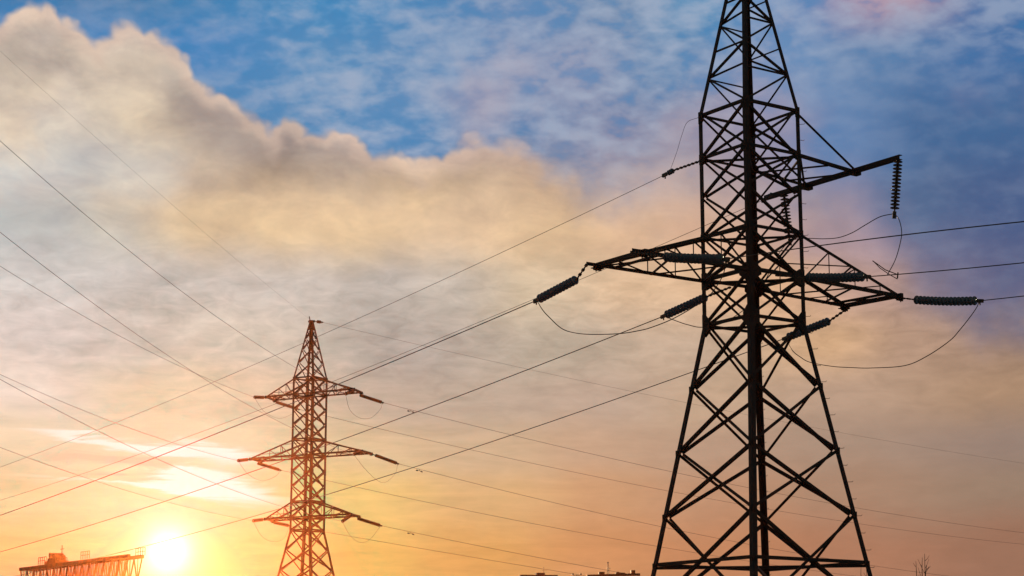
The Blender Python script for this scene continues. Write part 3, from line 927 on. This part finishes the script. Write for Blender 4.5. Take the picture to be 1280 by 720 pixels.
# spare tail of wire sticking up at the clamp on the middle right wire
P, d, co, t0, t1 = D['W']['C_right']
P = Vector(P); d = Vector(d)
def cr(t):
    p = P + d * t; p.z = co[0] * t * t + co[1] * t + co[2]; return p
bm = bmesh.new()
org = cr(t0 + 1.1)
tube(bm, [Vector((0, 0, 0)), Vector((-.3, 0, .12)), Vector((-.62, 0, .36))], .013, 6)
tube(bm, [Vector((-.60, 0, .35)), Vector((-.45, -.05, .16)), Vector((-.2, -.05, -.02)), Vector((.0, 0, -.12))], .011, 6)
tube(bm, [Vector((0, 0, -.10)), Vector((.02, 0, .05))], .02, 6)
tag(link('wire_tail', bm, ALU, None, org), 'kinked spare tail of wire at the clamp on the middle right wire', 'wire')


# ------------------------------------------------------------------ far gantry crane by the sun
def pix(px, py, Y):
    """world point at distance Y seen at a photo position (used once, to read off real positions)"""
    u = (px - 640) / 2468.46; v = (360 - py) / 2468.46
    c, s = math.cos(.20372), math.sin(.20372)
    r_ = Vector((u, c - v * s, s + v * c)); return Vector((0, 0, 1.6)) + r_ * (Y / r_.y)

a0 = Vector((-64.6, 265.0, 18.6)); a1 = Vector((-45.2, 239.0, 18.6))
cr_root = thing('gantry_crane', 'long lattice gantry crane in the glare at the bottom left', 'crane', ((a0.x + a1.x) / 2, (a0.y + a1.y) / 2, 0), math.atan2(a1.y - a0.y, a1.x - a0.x))
LG = (a1 - a0).length / 2
HT = 18.05; DP = 3.0
for sy in (-.9, .9):
    bm = bmesh.new()
    bar(bm, (-LG, sy, HT), (LG, sy, HT), .34, .42)
    bar(bm, (-LG + 1.4, sy, HT - DP), (LG - .5, sy, HT - DP), .22, .26)
    nP = 15
    for i in range(nP):
        x0 = -LG + .2 + (2 * LG - .4) * i / nP; x1 = -LG + .2 + (2 * LG - .4) * (i + 1) / nP; xm = (x0 + x1) / 2
        bar(bm, (x0, sy, HT - .2), (xm, sy, HT - DP), .13, .13); bar(bm, (xm, sy, HT - DP), (x1, sy, HT - .2), .13, .13)
        bar(bm, (xm, sy, HT - DP), (xm, sy, HT - .2), .08, .08)
    link('girder', bm, CRANE, cr_root)
for i in range(16):
    x = -LG + 2 * LG * i / 15
    bm = bmesh.new(); bar(bm, (x, -.9, HT - .1), (x, .9, HT - .1), .14, .14)
    link('cross_tie', bm, CRANE, cr_root)
    if i > 1 and i < 15:
        bm = bmesh.new(); bar(bm, (x, -.9, HT - DP), (x, .9, HT - DP), .12, .12)
        link('cross_tie', bm, CRANE, cr_root)
for sy in (-1.9, 1.9):
    bm = bmesh.new()
    for x0, x1 in ((-LG + 7, -LG + 9.5), (LG - 12.5, LG - 10)) if sy < 0 else ((LG - 3, LG - 0.5), (-LG + 7, -LG + 9.5)):
        for i in range(5):
            x = x0 + (x1 - x0) * i / 4; bar(bm, (x, sy * .75, HT + .2), (x, sy * .75, HT + 1.15), .06, .06)
        bar(bm, (x0, sy * .75, HT + 1.15), (x1, sy * .75, HT + 1.15), .06, .06); bar(bm, (x0, sy * .75, HT + .7), (x1, sy * .75, HT + .7), .05, .05)
    link('handrail', bm, CRANE, cr_root)
for x in (-LG + 6.5, LG - 5.5):
    for sy in (-1, 1):
        bm = bmesh.new()
        bar(bm, (x - 1.0, sy * .9, HT - DP), (x - 2.0, sy * 3.4, 0.5), .45, .45); bar(bm, (x + 1.0, sy * .9, HT - DP), (x + 2.0, sy * 3.4, 0.5), .45, .45)
        for i in range(5):
            t0_, t1_ = i / 5, (i + 1) / 5
            q = lambda sx, t: Vector((x + sx * (1 + t), sy * (.9 + 2.5 * t), HT - DP - (HT - DP - .5) * t))
            bar(bm, q(-1, t0_), q(1, t1_), .14, .14); bar(bm, q(1, t0_), q(-1, t1_), .14, .14)
        box(bm, (x, sy * 3.4, 0.25), (5.4, .5, .5))
        link('leg', bm, CRANE, cr_root)
tr = bmesh.new()
xt = -LG + 9.5
box(tr, (xt, 0, HT + .45), (3.4, 1.8, .4)); box(tr, (xt - .3, 0, HT + .95), (1.5, 1.2, .75)); box(tr, (xt + .9, 0, HT + .8), (1.1, 1.2, .4)); tube(tr, [(xt + .8, -.7, HT + 1.05), (xt + .8, .7, HT + 1.05)], .38, 10); box(tr, (xt - 1.4, 0, HT + .8), (.7, 1.0, .5))
tube(tr, [(xt - .2, -.9, HT + 1.35), (xt - .2, .9, HT + 1.35)], .36, 10)
bar(tr, (xt + 1.5, 0, HT + .6), (xt + 1.5, 0, HT + 2.6), .07, .07); bar(tr, (xt + 1.0, 0, HT + 2.1), (xt + 2.2, 0, HT + 2.1), .05, .05)
link('trolley', tr, CRANE, cr_root)
bm = bmesh.new(); box(bm, (-LG + 7.2, -1.9, HT - DP - .6), (1.9, 1.5, 2.2)); link('cabin', bm, CRANE, cr_root)
for o in cr_root.children: pass

# ------------------------------------------------------------------ roof line far behind the near pylon
c0 = pix(668, 716, 300)
bd = thing('apartment_building', 'far dark flat roof with a mast antenna, at the bottom edge', 'building', (c0.x, 305, 0), .12)
hz = c0.z - .55
bm = bmesh.new(); box(bm, (0, 0, hz / 2 - .25), (5.4, 11, hz + .5)); link('wall', bm, WALLM, bd)
bm = bmesh.new(); box(bm, (0, 0, hz + .1), (5.7, 11.4, .22)); rf = link('roof', bm, TIN, bd)
bm = bmesh.new(); box(bm, (.9, 0, hz + .5), (1.3, 2.0, .62)); box(bm, (.3, 0, hz + .35), (.9, 1.2, .3)); link('stair_head', bm, TIN, rf)
bm = bmesh.new(); box(bm, (-1.9, 0, hz + .3), (.7, .7, .26)); link('vent', bm, TIN, rf)
bm = bmesh.new(); tube(bm, [(1.5, 0, hz + .8), (1.5, 0, hz + 1.75)], .035, 6)
bar(bm, (1.2, 0, hz + 1.25), (2.0, 0, hz + 1.25), .03, .03); link('antenna', bm, BOLT, rf)
fl = int(hz // 2.9)
for f in range(fl):
    for i in range(3):
        bm = bmesh.new(); x = -1.7 + 1.7 * i; z = 1.7 + f * 2.9
        box(bm, (x, -5.5, z), (1.0, .06, 1.4)); link('window', bm, DARKG, bd)

# second, smaller crane with a mast
c1 = pix(760, 720, 310)
cb = thing('gantry_crane', 'small dark crane beam with an upright mast, left of the near pylon\'s foot', 'crane', (c1.x, 310, 0), .05)
zt = c1.z
bm = bmesh.new(); bar(bm, (-3.3, 0, zt), (5.0, 0, zt + .25), .5, .35)
for i in range(9):
    x = -3 + i * .95; bar(bm, (x, .2, zt), (x + .45, .2, zt - 1.1), .09, .09); bar(bm, (x + .45, .2, zt - 1.1), (x + .95, .2, zt), .09, .09)
bar(bm, (-2.9, .2, zt - 1.1), (5.2, .2, zt - 1.0), .14, .14); link('girder', bm, CRANE, cb)
bm = bmesh.new()
for sx in (-1, 1):
    for sy in (-1, 1): bar(bm, (sx * .16, sy * .16, zt + .2), (sx * .05, sy * .05, zt + 2.1), .07, .07)
for i in range(5): 
    a = .16 - .1 * i / 5; b = .16 - .1 * (i + 1) / 5; bar(bm, (-a, -.1, zt + .2 + .38 * i), (b, -.1, zt + .2 + .38 * (i + 1)), .05, .05)
bar(bm, (-.12, 0, zt + 2.12), (.14, 0, zt + 2.12), .1, .12); bar(bm, (.1, 0, zt + 1.15), (.42, 0, zt + 1.1), .06, .06)
link('mast', bm, CRANE, cb)
bm = bmesh.new(); box(bm, (3.9, 0, zt + .62), (.65, .7, .55)); box(bm, (3.9, 0, zt + .3), (1.6, .6, .2)); link('trolley', bm, CRANE, cb)
bm = bmesh.new(); box(bm, (1.9, 0, zt + .38), (1.5, .6, .26)); box(bm, (1.5, 0, zt + .55), (.45, .4, .2)); link('winch', bm, CRANE, cb)
bm = bmesh.new(); box(bm, (-1.0, 0, zt + .4), (.9, .6, .45)); link('cabinet', bm, CRANE, cb)
for x in (-1.2, 3.6):
    bm = bmesh.new()
    for s_ in (-1, 1): bar(bm, (x + s_ * .4, 0, zt - 1.1), (x + s_ * 1.4, 0, 0), .3, .3)
    for i in range(6):
        t0_, t1_ = i / 6, (i + 1) / 6
        q = lambda sx, t: Vector((x + sx * (.4 + t), 0.02, (zt - 1.1) * (1 - t)))
        bar(bm, q(-1, t0_), q(1, t1_), .1, .1)
    link('leg', bm, CRANE, cb)
c2 = pix(721, 719, 290)
lp = thing('lamp_post', 'tiny twin-armed lamp post top between the flat roof and the small crane', 'lamp post', (c2.x, 290, 0))
bm = bmesh.new(); tube(bm, [(0, 0, -.1), (0, 0, c2.z)], .13, 8, .07); link('post', bm, BOLT, lp)
for s_ in (-1, 1):
    bm = bmesh.new(); bar(bm, (s_ * .05, 0, c2.z - .12), (s_ * .5, 0, c2.z + .02), .07, .07); box(bm, (s_ * .58, 0, c2.z + .12), (.22, .25, .28)); link('lamp_head', bm, BOLT, lp)


# ------------------------------------------------------------------ bare trees whose top twigs reach the frame
def bare_tree(loc, height, label, seed, tips):
    rnd = random.Random(seed)
    root = thing('bare_tree', label, 'tree', loc, 0, 'bare saplings at the right of the near pylon')
    bm = bmesh.new()
    hh = height * .55
    tube(bm, [(0, 0, -.3), (.03, 0, hh * .5), (0, .02, hh)], .075, 8, .04)
    link('trunk', bm, BARK, root)
    bm = bmesh.new()
    for tx, tz in tips:
        st = Vector((0, 0, hh * rnd.uniform(.72, .98)))
        e = Vector((tx, rnd.uniform(-.3, .3), tz))
        mid = st.lerp(e, .5) + Vector((tx * .25, rnd.uniform(-.08, .08), -.15))
        path = spline([st, mid, st.lerp(e, .8) + Vector((rnd.uniform(-.04, .04), 0, 0)), e], 5)
        tube(bm, path, .026, 5, .006)
        for j in range(7):
            q = path[int(len(path) * rnd.uniform(.25, .95)) - 1]
            d = Vector((rnd.choice((-1, 1)) * rnd.uniform(.06, .2), rnd.uniform(-.12, .12), rnd.uniform(.2, .5))) * rnd.uniform(.5, 1.1)
            if q.z + d.z > tz: d.z = max(.05, tz - q.z - .05)
            tube(bm, [q, q + d * .5 + Vector((0, 0, -.02)), q + d], .009, 4, .004)
    for j in range(14):
        q = Vector((0, 0, hh * rnd.uniform(.35, 1)))
        d = Vector((rnd.uniform(-.5, .5), rnd.uniform(-.5, .5), rnd.uniform(.4, .9)))
        tube(bm, [q, q + d * .5 + Vector((0, 0, -.05)), q + d], .018, 5, .005)
    link('crown', bm, BARK, root)

T1_ = pix(1156, 692, 62)
bare_tree((T1_.x - .1, 62, 0), 6.6, 'bare sapling whose thin twigs poke up at the bottom edge right of the near pylon', 3,
          [(.10, T1_.z), (.02, T1_.z - .12), (.13, T1_.z - .35), (-.13, T1_.z - .22), (-.6 + .35, T1_.z - .95), (.3, T1_.z - 1.0)][:6])
T2_ = pix(1083, 709, 66)
bare_tree((T2_.x - .1, 66, 0), 6.0, 'smaller bare sapling with twigs just visible against the foot of the near pylon', 5,
          [(.12, T2_.z), (-.1, T2_.z + .0), (.02, T2_.z - .3), (-.4, T2_.z - .5)])

# ------------------------------------------------------------------ evening haze, lit from behind by the sun
bm = bmesh.new()
bmesh.ops.create_cube(bm, size=1)
for v in bm.verts:
    v.co = Vector((v.co.x * 6200, v.co.y * 6200 + 20, (v.co.z + .5) * (HAZE_TOP + 1.4) - 1.4))
hm = bpy.data.materials.new('haze'); hm.use_nodes = True
nt = hm.node_tree; nt.nodes.clear()
pv = nt.nodes.new('ShaderNodeVolumePrincipled')
pv.inputs['Color'].default_value = (*HAZE_C, 1)
pv.inputs['Density'].default_value = HAZE_D
pv.inputs['Anisotropy'].default_value = HAZE_G
mo = nt.nodes.new('ShaderNodeOutputMaterial'); nt.links.new(pv.outputs[0], mo.inputs['Volume'])
o = link('haze', bm, hm); o['kind'] = 'stuff'
